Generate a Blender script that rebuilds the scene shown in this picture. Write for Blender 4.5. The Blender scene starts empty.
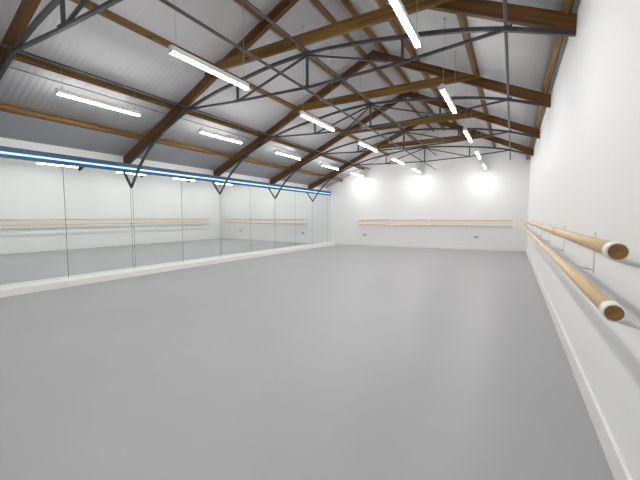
import bpy, bmesh, math
from mathutils import Vector, Matrix

S = bpy.context.scene
COL = S.collection
V = Vector

# ------------------------------------------------------------------ materials
def new_mat(name):
    m = bpy.data.materials.new(name); m.use_nodes = True
    nt = m.node_tree
    return m, nt, nt.nodes['Principled BSDF']

def plain(name, col, rough=0.5, metal=0.0, spec=0.5, bump=0.0, bscale=60.0, var=0.0, vscale=3.0):
    m, nt, p = new_mat(name)
    p.inputs['Base Color'].default_value = (*col, 1)
    p.inputs['Roughness'].default_value = rough
    p.inputs['Metallic'].default_value = metal
    p.inputs['Specular IOR Level'].default_value = spec
    tc = nt.nodes.new('ShaderNodeTexCoord')
    if bump:
        n = nt.nodes.new('ShaderNodeTexNoise'); n.inputs['Scale'].default_value = bscale
        n.inputs['Detail'].default_value = 3
        b = nt.nodes.new('ShaderNodeBump'); b.inputs['Strength'].default_value = bump
        b.inputs['Distance'].default_value = 0.01
        nt.links.new(tc.outputs['Object'], n.inputs['Vector'])
        nt.links.new(n.outputs['Fac'], b.inputs['Height'])
        nt.links.new(b.outputs['Normal'], p.inputs['Normal'])
    if var:
        n = nt.nodes.new('ShaderNodeTexNoise'); n.inputs['Scale'].default_value = vscale
        n.inputs['Detail'].default_value = 5
        r = nt.nodes.new('ShaderNodeValToRGB')
        r.color_ramp.elements[0].position = 0.3; r.color_ramp.elements[1].position = 0.7
        r.color_ramp.elements[0].color = (*[c * (1 - var) for c in col], 1)
        r.color_ramp.elements[1].color = (*[min(1, c * (1 + var)) for c in col], 1)
        nt.links.new(tc.outputs['Object'], n.inputs['Vector'])
        nt.links.new(n.outputs['Fac'], r.inputs['Fac'])
        nt.links.new(r.outputs['Color'], p.inputs['Base Color'])
    return m

def wood(name, dark, light, rough=0.55, su=1.2, sv=26.0, knots=True, spec=0.3):
    """grain that runs along U (metres along the beam), V across it"""
    m, nt, p = new_mat(name)
    p.inputs['Roughness'].default_value = rough
    p.inputs['Specular IOR Level'].default_value = spec
    uv = nt.nodes.new('ShaderNodeTexCoord')
    mp = nt.nodes.new('ShaderNodeMapping'); mp.inputs['Scale'].default_value = (su, sv, 1)
    nt.links.new(uv.outputs['UV'], mp.inputs['Vector'])
    n = nt.nodes.new('ShaderNodeTexNoise'); n.inputs['Scale'].default_value = 1.0
    n.inputs['Detail'].default_value = 5; n.inputs['Distortion'].default_value = 0.6
    nt.links.new(mp.outputs['Vector'], n.inputs['Vector'])
    r = nt.nodes.new('ShaderNodeValToRGB')
    r.color_ramp.elements[0].position = 0.32; r.color_ramp.elements[1].position = 0.68
    r.color_ramp.elements[0].color = (*dark, 1); r.color_ramp.elements[1].color = (*light, 1)
    nt.links.new(n.outputs['Fac'], r.inputs['Fac'])
    out = r.outputs['Color']
    if knots:
        mp2 = nt.nodes.new('ShaderNodeMapping'); mp2.inputs['Scale'].default_value = (2.2, 7, 1)
        nt.links.new(uv.outputs['UV'], mp2.inputs['Vector'])
        vo = nt.nodes.new('ShaderNodeTexVoronoi'); vo.inputs['Scale'].default_value = 1.0
        nt.links.new(mp2.outputs['Vector'], vo.inputs['Vector'])
        kr = nt.nodes.new('ShaderNodeValToRGB')
        kr.color_ramp.elements[0].position = 0.05; kr.color_ramp.elements[1].position = 0.14
        kr.color_ramp.elements[0].color = (0.35, 0.3, 0.3, 1); kr.color_ramp.elements[1].color = (1, 1, 1, 1)
        nt.links.new(vo.outputs['Distance'], kr.inputs['Fac'])
        mx = nt.nodes.new('ShaderNodeMix'); mx.data_type = 'RGBA'; mx.blend_type = 'MULTIPLY'
        mx.inputs['Factor'].default_value = 1
        nt.links.new(out, mx.inputs['A']); nt.links.new(kr.outputs['Color'], mx.inputs['B'])
        out = mx.outputs['Result']
    nt.links.new(out, p.inputs['Base Color'])
    return m

def emit(name, col, strength):
    m, nt, p = new_mat(name)
    p.inputs['Base Color'].default_value = (0.8, 0.8, 0.8, 1)
    p.inputs['Emission Color'].default_value = (*col, 1)
    p.inputs['Emission Strength'].default_value = strength
    return m

M = {}
M['wall'] = plain('white_wall_paint', (0.825, 0.83, 0.835), 0.6, spec=0.25, bump=0.05, bscale=30)
M['gloss_white'] = plain('white_gloss_paint', (0.82, 0.82, 0.80), 0.35, spec=0.4)
M['sheet'] = plain('white_painted_sheet', (0.57, 0.57, 0.58), 0.55, spec=0.3, var=0.05, vscale=1.3)
M['rafter'] = wood('stained_rafter_wood', (0.066, 0.030, 0.008), (0.165, 0.078, 0.021))
M['collar'] = wood('collar_beam_wood', (0.115, 0.060, 0.015), (0.245, 0.132, 0.036))
M['purlin'] = wood('purlin_wood', (0.115, 0.062, 0.018), (0.24, 0.138, 0.045))
M['steel'] = plain('dark_grey_painted_steel', (0.052, 0.052, 0.059), 0.45, spec=0.5, var=0.25, vscale=9)
M['tube'] = plain('weathered_steel_tube', (0.075, 0.07, 0.074), 0.5, spec=0.5, var=0.3, vscale=7)
M['mirror'] = plain('silvered_mirror_glass', (0.86, 0.90, 0.885), 0.0, metal=1.0)
M['mirror_edge'] = plain('dark_mirror_edge', (0.05, 0.06, 0.06), 0.4)
M['backing'] = plain('dark_backing_board', (0.10, 0.10, 0.10), 0.7)
M['led_case'] = plain('channel_led_glow_tint', (0.004, 0.055, 0.115), 0.4)  # dark channel; the LED's blue glow on it is put into the colour
M['led'] = emit('blue_led_strip', (0.13, 0.68, 2.2), 1.0)
M['tube_light'] = emit('warm_white_diffuser', (1.0, 0.985, 0.96), 110.0)
M['housing'] = plain('white_light_housing', (0.8, 0.8, 0.78), 0.4)
M['wire'] = plain('steel_wire', (0.35, 0.35, 0.36), 0.4, metal=0.3)
M['cable'] = plain('grey_cable', (0.22, 0.22, 0.24), 0.6)
M['beech'] = wood('beech_rail_wood', (0.64, 0.45, 0.25), (0.80, 0.61, 0.38), 0.4, 1.0, 16.0, knots=False, spec=0.4)
M['end_grain'] = plain('brown_end_grain', (0.25, 0.13, 0.025), 0.5, var=0.3, vscale=40)
M['bracket'] = plain('white_bracket_paint', (0.85, 0.85, 0.83), 0.35)
M['saddle'] = plain('cream_saddle_ring', (0.70, 0.58, 0.46), 0.3)
M['socket'] = plain('brushed_socket_plate', (0.55, 0.55, 0.55), 0.35, metal=0.4)
M['socket_dark'] = plain('socket_insert', (0.2, 0.2, 0.2), 0.5)

# floor: grey dance vinyl
def floor_mat():
    m, nt, p = new_mat('grey_dance_vinyl')
    tc = nt.nodes.new('ShaderNodeTexCoord')
    n = nt.nodes.new('ShaderNodeTexNoise'); n.inputs['Scale'].default_value = 0.9; n.inputs['Detail'].default_value = 6
    nt.links.new(tc.outputs['Object'], n.inputs['Vector'])
    r = nt.nodes.new('ShaderNodeValToRGB')
    r.color_ramp.elements[0].position = 0.3; r.color_ramp.elements[1].position = 0.7
    r.color_ramp.elements[0].color = (0.352, 0.354, 0.366, 1); r.color_ramp.elements[1].color = (0.376, 0.378, 0.39, 1)
    nt.links.new(n.outputs['Fac'], r.inputs['Fac'])
    # scattered dark scuff specks
    vo = nt.nodes.new('ShaderNodeTexVoronoi'); vo.inputs['Scale'].default_value = 2.3
    nt.links.new(tc.outputs['Object'], vo.inputs['Vector'])
    kr = nt.nodes.new('ShaderNodeValToRGB')
    kr.color_ramp.elements[0].position = 0.012; kr.color_ramp.elements[1].position = 0.02
    kr.color_ramp.elements[0].color = (0.55, 0.55, 0.55, 1); kr.color_ramp.elements[1].color = (1, 1, 1, 1)
    nt.links.new(vo.outputs['Distance'], kr.inputs['Fac'])
    mx = nt.nodes.new('ShaderNodeMix'); mx.data_type = 'RGBA'; mx.blend_type = 'MULTIPLY'; mx.inputs['Factor'].default_value = 1
    nt.links.new(r.outputs['Color'], mx.inputs['A']); nt.links.new(kr.outputs['Color'], mx.inputs['B'])
    nt.links.new(mx.outputs['Result'], p.inputs['Base Color'])
    p.inputs['Roughness'].default_value = 0.42
    p.inputs['Specular IOR Level'].default_value = 0.35
    n2 = nt.nodes.new('ShaderNodeTexNoise'); n2.inputs['Scale'].default_value = 180
    nt.links.new(tc.outputs['Object'], n2.inputs['Vector'])
    b = nt.nodes.new('ShaderNodeBump'); b.inputs['Strength'].default_value = 0.04; b.inputs['Distance'].default_value = 0.002
    nt.links.new(n2.outputs['Fac'], b.inputs['Height']); nt.links.new(b.outputs['Normal'], p.inputs['Normal'])
    return m
M['floor'] = floor_mat()

# ------------------------------------------------------------------ mesh building
class MB:
    def __init__(self):
        self.bm = bmesh.new(); self.uv = self.bm.loops.layers.uv.new('UVMap'); self.mi = 0
    def face(self, vs, uvs=None, smooth=False):
        f = self.bm.faces.new(vs); f.material_index = self.mi; f.smooth = smooth
        if uvs:
            for l, q in zip(f.loops, uvs): l[self.uv].uv = q
        return f
    def beam(self, a, b, w, h, up=(0, 0, 1), bevel=0.0, seed=0.0, cut_a=None, cut_b=None):
        """rectangular bar from a to b, w across, h along 'up'; cut_* = plane normal of a slanted end"""
        a, b = V(a), V(b); d = (b - a); L = d.length; d.normalize()
        s = d.cross(V(up)).normalized(); u = s.cross(d).normalized()
        c = [(-w/2, -h/2), (w/2, -h/2), (w/2, h/2), (-w/2, h/2)]
        if bevel:
            e = bevel; W, Hh = w/2, h/2
            c = [(-W+e, -Hh), (W-e, -Hh), (W, -Hh+e), (W, Hh-e), (W-e, Hh), (-W+e, Hh), (-W, Hh-e), (-W, -Hh+e)]
        def ring(o, cut):
            out = []
            for x, y in c:
                q = o + s*x + u*y
                if cut is not None:
                    n = V(cut); q = q + d * ((o - q).dot(n) / d.dot(n))
                out.append(self.bm.verts.new(q))
            return out
        ra, rb = ring(a, cut_a), ring(b, cut_b); n = len(c)
        per = [0.0]
        for i in range(n):
            p, q = c[i], c[(i+1) % n]; per.append(per[-1] + math.hypot(p[0]-q[0], p[1]-q[1]))
        for i in range(n):
            j = (i+1) % n; v0, v1 = per[i] + seed, per[i+1] + seed
            self.face([ra[i], ra[j], rb[j], rb[i]], [(seed*7, v0), (seed*7, v1), (seed*7+L, v1), (seed*7+L, v0)])
        self.face(ra[::-1], [(seed+x, seed+y) for x, y in c[::-1]]); self.face(rb, [(seed+x, seed+y) for x, y in c])
        return self
    def box(self, lo, hi, bevel=0.0):
        lo, hi = V(lo), V(hi); m = (lo + hi)/2
        self.beam((m.x, lo.y, m.z), (m.x, hi.y, m.z), hi.x-lo.x, hi.z-lo.z, (0, 0, 1), bevel)
        return self
    def tube(self, pts, r, n=10, end_mi=None, closed_caps=True):
        pts = [V(p) for p in pts]; rings = []; L = 0.0; last = None
        ref = None
        for i, p in enumerate(pts):
            d = (pts[min(i+1, len(pts)-1)] - pts[max(i-1, 0)]).normalized()
            if ref is None:
                ref = V((0, 0, 1)) if abs(d.z) < 0.9 else V((1, 0, 0))
            s = d.cross(ref).normalized(); u = s.cross(d).normalized(); ref = u
            if last is not None: L += (p - last).length
            last = p
            rings.append(([self.bm.verts.new(p + (s*math.cos(2*math.pi*k/n) + u*math.sin(2*math.pi*k/n))*r) for k in range(n)], L))
        for (ra, la), (rb, lb) in zip(rings, rings[1:]):
            for k in range(n):
                j = (k+1) % n; v0, v1 = 2*math.pi*r*k/n, 2*math.pi*r*(k+1)/n
                self.face([ra[k], ra[j], rb[j], rb[k]], [(la, v0), (la, v1), (lb, v1), (lb, v0)], True)
        if closed_caps:
            old = self.mi
            if end_mi is not None: self.mi = end_mi
            self.face(rings[0][0][::-1]); self.face(rings[-1][0]); self.mi = old
        return self
    def ring(self, c, axis, r0, r1, length, n=24):
        """a collar: outer radius r1, inner r0, centred at c along axis"""
        c, d = V(c), V(axis).normalized()
        ref = V((0, 0, 1)) if abs(d.z) < 0.9 else V((1, 0, 0))
        s = d.cross(ref).normalized(); u = s.cross(d)
        def rg(r, t): return [self.bm.verts.new(c + d*t + (s*math.cos(2*math.pi*k/n) + u*math.sin(2*math.pi*k/n))*r) for k in range(n)]
        h = length/2; e = min(0.003, h/3)
        R = [rg(r0, -h), rg(r1-e, -h), rg(r1, -h+e), rg(r1, h-e), rg(r1-e, h), rg(r0, h)]
        for a, b in zip(R, R[1:] + R[:1]):
            for k in range(n):
                j = (k+1) % n; self.face([a[k], a[j], b[j], b[k]], None, True)
        return self
    def poly(self, pts, thick):
        """flat plate: pts outline, extruded by vector thick"""
        t = V(thick); a = [self.bm.verts.new(V(p)) for p in pts]; b = [self.bm.verts.new(V(p) + t) for p in pts]
        n = len(pts); self.face(a[::-1]); self.face(b)
        for i in range(n):
            j = (i+1) % n; self.face([a[i], a[j], b[j], b[i]])
        return self
    def build(self, name, mats, parent=None):
        if not isinstance(mats, (list, tuple)): mats = [mats]
        bmesh.ops.recalc_face_normals(self.bm, faces=self.bm.faces)
        if parent is not None:
            bmesh.ops.translate(self.bm, verts=self.bm.verts, vec=-world(parent))
        me = bpy.data.meshes.new(name); self.bm.to_mesh(me); self.bm.free()
        for m in mats: me.materials.append(M[m])
        o = bpy.data.objects.new(name, me); COL.objects.link(o)
        if parent is not None: o.parent = parent
        return o

def world(o):
    v = V((0, 0, 0))
    while o is not None:
        v = v + o.location; o = o.parent
    return v

def tag(o, label, cat, group=None):
    o['label'] = label; o['category'] = cat
    if group: o['group'] = group
    return o

def empty(name, loc, label, cat, group=None):
    o = bpy.data.objects.new(name, None); o.empty_display_size = 0.1
    COL.objects.link(o); o.location = loc
    return tag(o, label, cat, group)

def struct(o):
    o['kind'] = 'structure'; return o

def dup(root, loc, label):
    r = root.copy(); COL.objects.link(r); r.location = loc; r['label'] = label
    for ch in list(root.children):
        c = ch.copy(); COL.objects.link(c); c.parent = r
        for g in list(ch.children):
            d = g.copy(); COL.objects.link(d); d.parent = c
    return r

# ------------------------------------------------------------------ the room
XR, XL, YB, YF = 0.445, -6.72, 12.90, -2.2
KB = 0.085                                # the back wall stands slightly out of square
def yb(x): return 12.87 + (x - 0.445)*KB
XC, ML, MR = -2.39, 0.457, 0.467          # ridge, rafter slopes left and right
SL = 0.465                                # slope of the roof sheets
def rafter_z(x, top=False):
    z = 4.298 if top else 4.14
    return z - (ML*(XC-x) if x < XC else MR*(x-XC))
def sheet_z(x): return 4.36 - SL*abs(x-XC)

struct(MB().box((XL-0.1, YF-0.1, -0.1), (XR+0.1, YB+0.1, 0)).build('floor', 'floor'))
struct(MB().box((XR, YF, 0), (XR+0.12, YB, 3.6)).build('wall_right', 'wall'))
struct(MB().box((XL-0.12, YF, 0), (XL, YB, 2.6)).build('wall_left', 'wall'))
for nm, fy, t in (('wall_back', yb, 0.12), ('wall_front', lambda x: YF, -0.12)):
    pts = [(x, fy(x), z) for x, z in ((XL-0.12, 0), (XR+0.12, 0), (XR+0.12, sheet_z(XR)+0.25), (XC, 4.7), (XL-0.12, 2.65))]
    struct(MB().poly(pts, (0, t, 0)).build(nm, 'wall'))

# ceiling: two slopes of corrugated sheet, ribs running down the slope
def ceiling():
    mb = MB(); amp, per, seg = 0.0022, 0.076, 6
    n = int((YB-YF)/per*seg)
    for xa, xb in ((XL-0.06, XC), (XC, XR+0.06)):
        prev = None
        for i in range(n+1):
            y = YF + (YB-YF)*i/n; dz = amp*(1+math.cos(2*math.pi*y/per))
            cur = [mb.bm.verts.new((xa, y, sheet_z(xa)+dz)), mb.bm.verts.new((xb, y, sheet_z(xb)+dz))]
            if prev: mb.face([prev[0], cur[0], cur[1], prev[1]], None, True)
            prev = cur
    o = mb.build('ceiling', 'sheet')
    # keep the sheet's own thickness on the outside
    sm = o.modifiers.new('thickness', 'SOLIDIFY'); sm.thickness = 0.004; sm.offset = 0
    return struct(o)
ceiling()

struct(MB().box((XR-0.018, YF, 0), (XR, yb(XR-0.02)-0.02, 0.132), 0.004).build('baseboard_right', 'gloss_white'))
struct(MB().beam((-6.26, yb(-6.26)-0.010, 0.066), (XR, yb(XR)-0.010, 0.066), 0.018, 0.132, (0, 0, 1), 0.004).build('baseboard_back', 'gloss_white'))

# ------------------------------------------------------------------ mirror wall
XM = -6.53
struct(MB().box((XL, YF, 0), (XM-0.008, yb(XM), 2.03)).build('trim_1', 'backing'))
g = 'boxed white plinth boards under the mirrors'
for y0, y1, lab in ((YF, 2.605, 'near length of white plinth under the mirrors, at the left edge of the photo'),
                    (2.612, yb(-6.4)-0.012, 'long far length of the white plinth under the mirrors, reaching the back corner')):
    o = MB().box((XM-0.008, y0, 0), (-6.262, y1, 0.105), 0.005).build('mirror_plinth', 'gloss_white')
    tag(o, lab, 'plinth', g)

J0, JS = 2.753, 1.149
edges = [J0 + JS*k for k in range(-1, 9)]           # joints; a frame stands at every second one
ZM0, ZM1 = 0.105, 2.02
FRAME_Y = [1.62, 3.905, 6.205, 8.51, 10.815]
def half_gap(y): return 0.026 if any(abs(y-f) < 0.2 for f in FRAME_Y) else 0.004
spans = [(a+half_gap(a), b-half_gap(b)) for a, b in zip(edges, edges[1:])]
spans.append((edges[-1]+half_gap(edges[-1]), yb(XM)-0.004))
ords = ['cut off by the left edge of the photo', 'reflecting the blank wall left of the first V-shaped steel strut',
        'just right of the first V-shaped steel strut from the left', 'just left of the second V-shaped strut, reflecting barres',
        'just right of the second V-shaped strut, where barres turn the corner', 'just left of the third V-shaped strut',
        'just right of the third V-shaped strut', 'just left of the farthest V-shaped strut',
        'just right of the farthest V-shaped strut, bluish', 'narrow one filling the far corner beside the back wall']
for (y0, y1), lab in zip(spans, ords):
    mb = MB().box((XM-0.006, y0, ZM0), (XM, y1, ZM1))
    o = mb.build('wall_mirror', ['mirror', 'mirror_edge'])
    for f in o.data.polygons:
        f.material_index = 0 if f.normal.x > 0.9 else 1
    tag(o, 'tall wall mirror panel, ' + lab, 'mirror', 'mirror panels along the left wall')
strip_lab = ['narrow mirror strip between panels below the %s V-shaped steel strut from the left' % w for w in ('first', 'second', 'third', 'fourth')]
k = 0
for y in edges:
    if half_gap(y) > 0.01 and y > 3:
        o = MB().box((XM-0.006, y-0.020, ZM0), (XM, y+0.020, ZM1)).build('mirror_strip', ['mirror', 'mirror_edge'])
        for f in o.data.polygons: f.material_index = 0 if f.normal.x > 0.9 else 1
        tag(o, strip_lab[k], 'mirror strip', 'narrow mirror strips between the big mirrors'); k += 1

# LED line over the mirrors
YL = yb(XM)
led = empty('led_strip_light', (XM, YL/2, 2.02), 'glowing blue LED strip in a glow-tinted dark channel along the top of the mirrors', 'strip light')
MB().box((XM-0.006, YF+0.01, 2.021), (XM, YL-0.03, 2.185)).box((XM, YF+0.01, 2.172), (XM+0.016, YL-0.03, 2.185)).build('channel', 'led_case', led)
MB().box((XM+0.0005, YF+0.02, 2.078), (XM+0.014, YL-0.06, 2.108), 0.004).build('diffuser', 'led', led)
MB().box((XM, YL-0.06, 2.06), (XM+0.03, YL-0.03, 2.13), 0.003).build('end_connector', 'backing', led)
# ledge closing the top of the mirror casing
struct(MB().box((XL, YF, 2.03), (XM-0.006, YL, 2.06)).build('trim_2', 'gloss_white'))

# ------------------------------------------------------------------ timber roof frames
names5 = ['nearest', 'second', 'third', 'fourth', 'farthest']
def timber_frame(Y):
    root = empty('timber_roof_frame', (XC, Y, 2.2), '', 'roof frame', 'timber roof frames')
    W, D = 0.072, 0.143
    sq = lambda x: (rafter_z(x) + rafter_z(x, True))/2
    a = MB().beam((XL+0.012, Y, sq(XL+0.012)), (XC, Y, sq(XC)), W, D, (0, 0, 1), 0.004, 0.3, (1, 0, 0), (1, 0, 0)).build('rafter', 'rafter', root)
    b = MB().beam((XR-0.004, Y, sq(XR-0.004)), (XC, Y, sq(XC)), W, D, (0, 0, 1), 0.004, 1.9, (1, 0, 0), (1, 0, 0)).build('rafter', 'rafter', root)
    zb, zt = 3.40, 3.545
    fx = lambda z, s: XC + s*((4.285-z)/(MR if s > 0 else ML))
    y = Y - W/2 - 0.046
    c = MB().poly([(fx(zb, -1), y, zb), (fx(zb, 1), y, zb), (fx(zt, 1), y, zt), (fx(zt, -1), y, zt)], (0, 0.045, 0))
    for f in c.bm.faces:
        for l in f.loops: l[c.uv].uv = (l.vert.co.x, l.vert.co.z + l.vert.co.y*1.0)
    c.build('collar_beam', 'collar', root)
    y2 = Y - W/2 - 0.006
    za = 4.16
    p = MB().poly([(XC-0.11, y2, za-0.045), (XC+0.11, y2, za-0.045), (XC+0.10, y2, za+0.01), (XC+0.04, y2, za+0.07), (XC-0.04, y2, za+0.07), (XC-0.10, y2, za+0.01)], (0, 0.005, 0))
    p.build('apex_plate', 'steel', root)
    return root
tf = timber_frame(FRAME_Y[0])
tlab = ['timber roof frame nearest the camera, only its left rafter showing at top left',
        'timber roof frame whose wide collar beam crosses the top of the photo',
        'third timber roof frame from the camera, whole peak in view',
        'fourth timber roof frame from the camera, second from the back wall',
        'farthest timber roof frame, closest to the white back wall']
tf['label'] = tlab[0]
for y, lab in zip(FRAME_Y[1:], tlab[1:]): dup(tf, (XC, y, 2.2), lab)

# ------------------------------------------------------------------ steel trusses
XT = -2.44
N = dict(L=(-4.79, 2.962), BL=(-3.687, 2.908), TL=(-3.687, 3.195), B=(XT, 2.878), Mt=(XT, 3.313),
         BR=(-1.153, 2.918), TR=(-1.153, 3.20), R=(-0.121, 3.004))
strut_pts = [(XM+0.003, 1.735), (-6.36, 1.955), (-6.19, 2.165), (-5.86, 2.452), (-5.52, 2.655)]
arch_pts = [(XL+0.07, rafter_z(XL+0.07)-0.022), (-6.1, rafter_z(-6.1)-0.025), (-5.41, 2.722), N['L'], (-4.25, 3.102), N['TL'], (-3.05, 3.285), N['Mt'],
            (-1.80, 3.275), N['TR'], (-0.62, 3.12), N['R'], (XR-0.002, 2.815)]
def catmull(P, n=5):
    P = [V((p[0], 0, p[1])) for p in P]; out = []
    for i in range(len(P)-1):
        p0, p1, p2, p3 = P[max(i-1, 0)], P[i], P[i+1], P[min(i+2, len(P)-1)]
        for k in range(n):
            t = k/n
            out.append(0.5*((2*p1) + (p2-p0)*t + (2*p0-5*p1+4*p2-p3)*t*t + (3*p1-p0-3*p2+p3)*t**3))
    out.append(P[-1]); return out
def strip(pts, Y, w, h):
    """flat bar of width w (along Y) and depth h swept along a curve in the XZ plane"""
    mb = MB(); rings = []
    for i, p in enumerate(pts):
        d = (pts[min(i+1, len(pts)-1)] - pts[max(i-1, 0)]).normalized(); u = V((-d.z, 0, d.x))
        if i == 0: u = V((0, 0, 1)) * 1.2
        if i == len(pts)-1: u = V((0, 0, 1))
        o = V((p.x, Y, p.z))
        rings.append([mb.bm.verts.new(o + u*b*h/2 + V((0, a*w/2, 0))) for a, b in ((-1, -1), (1, -1), (1, 1), (-1, 1))])
    for a, b in zip(rings, rings[1:]):
        for k in range(4):
            j = (k+1) % 4; mb.face([a[k], a[j], b[j], b[k]])
    mb.face(rings[0][::-1]); mb.face(rings[-1]); return mb
def steel_truss(Y):
    root = empty('steel_roof_truss', (XT, Y, 2.8), '', 'truss', 'steel roof trusses')
    P = lambda k, dz=0.0: (N[k][0], Y, N[k][1]+dz)
    strip(catmull(arch_pts), Y, 0.040, 0.040).build('arch_rib', 'steel', root)
    strip(catmull(strut_pts), Y, 0.040, 0.032).build('knee_strut', 'steel', root)
    ch = [V((N[k][0], 0, N[k][1])) for k in ('L', 'BL', 'B', 'BR', 'R')]
    strip(ch, Y, 0.032, 0.028).build('bottom_chord', 'steel', root)
    for a, b in (('BL', 'TL'), ('B', 'Mt'), ('BR', 'TR')):
        MB().beam(P(a), P(b), 0.032, 0.028, (1, 0, 0)).build('web_post', 'steel', root)
    for b in ('BL', 'BR'):
        MB().beam(P('Mt', -0.02), P(b), 0.028, 0.024, (0, 0, 1)).build('diagonal_brace', 'steel', root)
    for k, w, h in (('L', 0.06, 0.045), ('BL', 0.035, 0.035), ('B', 0.04, 0.04), ('Mt', 0.06, 0.05), ('BR', 0.035, 0.035), ('R', 0.055, 0.045)):
        x, z = N[k]
        mb = MB().box((x-w, Y-0.034, z-h/2), (x+w, Y-0.028, z+h/2))
        for dx in (-0.6, 0.6): mb.tube([(x+w*dx, Y-0.044, z), (x+w*dx, Y-0.03, z)], 0.010, 6)
        mb.build('gusset_plate', 'steel', root)
    return root
st = steel_truss(FRAME_Y[0])
slab = ['steel lattice truss nearest the camera, cut off by the top left corner',
        'second steel lattice truss, its arch crossing the top middle of the photo',
        'third steel lattice truss from the camera, under the rafters with a peak in view',
        'fourth steel lattice truss, partly hidden by the collar beam in front',
        'farthest steel lattice truss, standing clear against the white back wall']
st['label'] = slab[0]
for y, lab in zip(FRAME_Y[1:], slab[1:]):
    c = dup(st, (XT, y, 2.8), lab)
    if lab == slab[2]:   # this one has one more short brace from the crown down to the bottom chord
        MB().beam((XT, y, 3.29), (-2.97, y, 2.89), 0.024, 0.022, (0, 0, 1)).build('diagonal_brace', 'steel', c)

# long steel tubes tying the trusses together
def tie(x, z, r, lab):
    o = MB().tube([(x, YF, z), (x, yb(x)-0.002, z)], r, 10).build('tie_tube', 'tube')
    tag(o, lab, 'tie tube', 'long steel tubes between the trusses')
tie(XT, N['B'][1]-0.03, 0.016, 'long steel tie tube through the bottom centre of the trusses')
tie(XT+0.005, N['Mt'][1]+0.035, 0.016, 'long steel tie tube along the crown of the truss arches')
tie(N['R'][0], N['R'][1]+0.03, 0.017, 'long steel tie tube on the right, dropping almost straight down the photo')
tie(N['L'][0]-0.02, N['L'][1]+0.03, 0.013, 'thin dark tie tube running just beside a left purlin')

# ------------------------------------------------------------------ purlins
pur = [(-6.05, 'timber purlin lowest on the left slope, just above the blue strip light'),
       (-5.15, 'timber purlin second up the left slope, above the left row of lights'),
       (-4.17, 'timber purlin third up the left slope, crossing behind the big middle light'),
       (-3.18, 'timber purlin highest on the left slope below the ridge pair'),
       (-2.575, 'left one of the two close timber purlins at the ridge'),
       (-2.165, 'right one of the two close timber purlins at the ridge'),
       (-1.565, 'timber purlin uppermost on the right slope, right of the ridge pair'),
       (-0.575, 'timber purlin midway down the right slope, right of the right row of lights'),
       (0.385, 'timber purlin lowest on the right slope, tight against the right wall')]
for i, (x, lab) in enumerate(pur):
    s = SL if x < XC else -SL
    up = V((-s, 0, 1)).normalized(); w, h = 0.066, 0.076
    c = V((x, 0, sheet_z(x))) - up*(h/2 + 0.001)
    o = MB().beam((c.x, YF, c.z), (c.x, yb(c.x)-0.004, c.z), w, h, up, 0.004, 0.37*i+0.1).build('purlin', 'purlin')
    tag(o, lab, 'purlin', 'timber purlins under the roof sheets')

# cable clipped along the left slope
xc = -5.36
pts = []
for i in range(41):
    y = YF + 0.1 + (yb(xc)-0.2-YF)*i/40
    pts.append((xc, y, sheet_z(xc)-0.012 - 0.006*abs(math.sin(i*1.7))))
tag(MB().tube(pts, 0.007, 6).build('lighting_cable', 'cable'), 'thin grey cable along the left roof slope above the left lights', 'cable')

# ------------------------------------------------------------------ suspended lights
def light(x, y0, z, length=1.08):
    root = empty('linear_light', (x, y0+length/2, z), '', 'light', 'suspended linear lights')
    y1 = y0+length
    h = MB().box((x-0.024, y0, z+0.016), (x+0.024, y1, z+0.076), 0.006)
    h.box((x-0.025, y0-0.006, z), (x+0.025, y0, z+0.075), 0.003).box((x-0.025, y1, z), (x+0.025, y1+0.006, z+0.075), 0.003)
    h.build('housing', 'housing', root)
    MB().box((x-0.022, y0+0.001, z), (x+0.022, y1-0.001, z+0.0155), 0.006).build('diffuser', 'tube_light', root)
    for y in (y0+0.06, y1-0.06):
        zt = sheet_z(x)+0.004
        mb = MB().tube([(x, y, z+0.075), (x, y, zt)], 0.0025, 6).tube([(x, y, zt-0.02), (x, y, zt)], 0.012, 8)
        mb.tube([(x, y, z+0.075), (x, y, z+0.11)], 0.006, 6)
        mb.build('suspension_wire', 'wire', root)
    return root
rows = [('left', -5.08, 2.71, 'left row of linear lights'), ('middle', -2.925, 2.735, 'middle row of linear lights'), ('right', -0.82, 2.735, 'right row of linear lights')]
LY = [2.15, 4.46, 6.75, 9.05, 11.30]
place = {'left': ['nearest the camera, over the near mirrors', 'second from the camera', 'third from the camera', 'fourth from the camera', 'farthest, by the back left corner'],
         'middle': ['nearest, the big one at upper left', 'second from the camera', 'third from the camera', 'fourth from the camera', 'farthest, in front of the back wall'],
         'right': ['nearest, cut off by the top edge', 'second from the camera', 'third from the camera', 'fourth from the camera', 'farthest, lowest in the photo']}
for nm, x, z, grp in rows:
    off = -0.09 if nm == 'left' else 0.04
    first = light(x, LY[0]+off*(0.3 if nm == 'left' else 1), z); first['group'] = grp
    first['label'] = 'lit linear light hanging in the %s row, %s' % (nm, place[nm][0])
    dup(first, (x, -0.16+off+0.54, z), 'lit hanging linear light of the %s row, above the camera, just out of view' % nm)
    for y, w in zip(LY[1:], place[nm][1:]):
        dup(first, (x, y+off-(0.0 if y < 11 else {'left': 0.14, 'middle': 0.12, 'right': 0.0}[nm])+0.54, z), 'lit hanging linear light in the %s row, %s' % (nm, w))

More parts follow.
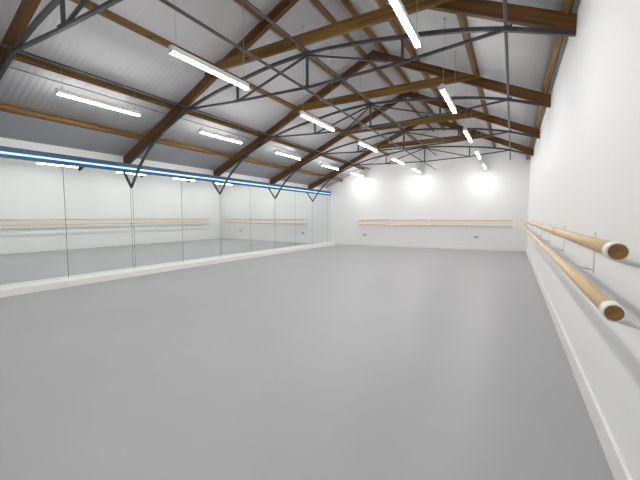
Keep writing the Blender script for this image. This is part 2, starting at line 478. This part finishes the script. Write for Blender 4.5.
# ------------------------------------------------------------------ barres
RB = 0.021
def barre(p0, p1, lab, grp, ends=(True, True)):
    p0, p1 = V(p0), V(p1); d = (p1-p0).normalized()
    root = empty('ballet_barre', (p0+p1)/2, lab, 'barre', grp)
    n = 12
    MB().tube([p0 + (p1-p0)*i/n for i in range(n+1)], RB, 28, 1).build('rail', ['beech', 'end_grain'], root)
    for flag, p, s in ((ends[0], p0, 1), (ends[1], p1, -1)):
        if flag: MB().ring(p + d*s*0.022, d, RB, RB+0.0045, 0.040, 32).build('end_cap', 'bracket', root)
    return root
BX, BY0, BY1 = 0.245, 1.151, 11.95
ZU, ZL = 1.058, 0.893
gr = 'pair of barres on the right wall'
barre((BX, BY0, ZU), (BX, BY1, ZU), 'upper pale wooden barre running along the right wall', gr)
barre((BX, BY0, ZL), (BX, BY1, ZL), 'lower pale wooden barre running along the right wall', gr)
OB = 0.125
def bb_pt(x, z): return (x, yb(x)-OB, z)
gb = 'pair of barres on the back wall'
barre(bb_pt(-5.33, 1.034), bb_pt(0.06, 1.034), 'upper pale wooden barre across the white back wall', gb)
barre(bb_pt(-5.33, 0.850), bb_pt(0.06, 0.850), 'lower pale wooden barre across the white back wall', gb)

def bracket(loc, out, zu, zl, grp, ring='saddle'):
    """loc: point on the wall (z=0); out: unit vector from wall to bar, 0.135 long reach"""
    loc, out = V(loc), V(out); reach = out.length; n = out.normalized(); s = n.cross(V((0, 0, 1)))
    root = empty('barre_bracket', (loc.x, loc.y, zl), '', 'bracket', grp)
    a = loc + n*0.004
    MB().beam((a.x, a.y, zl-0.085), (a.x, a.y, zu), 0.014, 0.008, n, 0.002).build('wall_plate', 'bracket', root)
    for z in (zu, zl):
        MB().tube([loc + n*0.006 + V((0, 0, z-0.065)), loc + n*(reach*0.5) + V((0, 0, z-0.05)), loc + n*reach + V((0, 0, z-RB-0.002))], 0.007, 10).build('arm', 'bracket', root)
        MB().ring(loc + n*reach + V((0, 0, z)), s, RB, RB+0.0035, 0.024, 24).build('saddle', ring, root)
    return root
by = [2.59, 3.965, 5.37, 6.79, 8.20, 9.61, 10.95, 11.85]
br = bracket((XR, 1.19, 0), (BX-XR, 0, 0), ZU, ZL, 'brackets of the right wall barres')
wl = ['second', 'third', 'fourth', 'fifth', 'sixth', 'seventh', 'eighth', 'ninth and last']
br['label'] = 'white barre bracket on the right wall, nearest, at the cut bar ends'
for y, w in zip(by, wl):
    dup(br, (XR, y, ZL), 'white barre bracket on the right wall, %s from the camera' % w)
bx = [-3.985, -2.655, -1.30, 0.0]
bb = bracket((-5.27, yb(-5.27), 0), (0.01, -OB, 0), 1.034, 0.850, 'brackets of the back wall barres', 'bracket')
bb['label'] = 'white barre bracket on the back wall, leftmost'
for x, w in zip(bx, ['second from the left', 'middle of the five', 'second from the right', 'rightmost, by the corner']):
    dup(bb, (x, yb(x), 0.850), 'white barre bracket on the back wall, ' + w)

# wall sockets
for x, z, lab in ((-5.07, 0.44, 'small double socket low on the back wall, near the blue corner'), (-1.065, 0.455, 'small double socket low on the back wall, under the right part of its barres')):
    r = empty('wall_socket', (x, yb(x), z), lab, 'socket', 'sockets on the back wall')
    y = yb(x)
    MB().box((x-0.073, y-0.010, z-0.043), (x+0.073, y, z+0.043), 0.003).build('face_plate', 'socket', r)
    for dx in (-0.034, 0.034):
        MB().box((x+dx-0.018, y-0.013, z-0.020), (x+dx+0.018, y-0.0095, z+0.010)).build('outlet', 'socket_dark', r)
    r.rotation_euler.z = math.atan(KB)

# ------------------------------------------------------------------ world, camera, view
w = bpy.data.worlds.new('World'); S.world = w; w.use_nodes = True
w.node_tree.nodes['Background'].inputs['Color'].default_value = (0.05, 0.055, 0.06, 1)
w.node_tree.nodes['Background'].inputs['Strength'].default_value = 0.3

cd = bpy.data.cameras.new('camera'); cam = bpy.data.objects.new('camera', cd); COL.objects.link(cam)
cam.location = (0, 0, 1.15)
cam.rotation_euler = (math.radians(90-3.964), 0, math.radians(29.876))
cd.sensor_width = 36; cd.lens = 333.85/640*36; cd.clip_start = 0.05; cd.clip_end = 100
S.camera = cam
S.view_settings.view_transform = 'Standard'; S.view_settings.look = 'None'
S.view_settings.exposure = 0.0; S.view_settings.gamma = 1.0
S.view_settings.use_curve_mapping = False
S.cycles.max_bounces = 10; S.cycles.diffuse_bounces = 6; S.cycles.glossy_bounces = 5
S.cycles.use_denoising = True
S.cycles.sample_clamp_indirect = 8
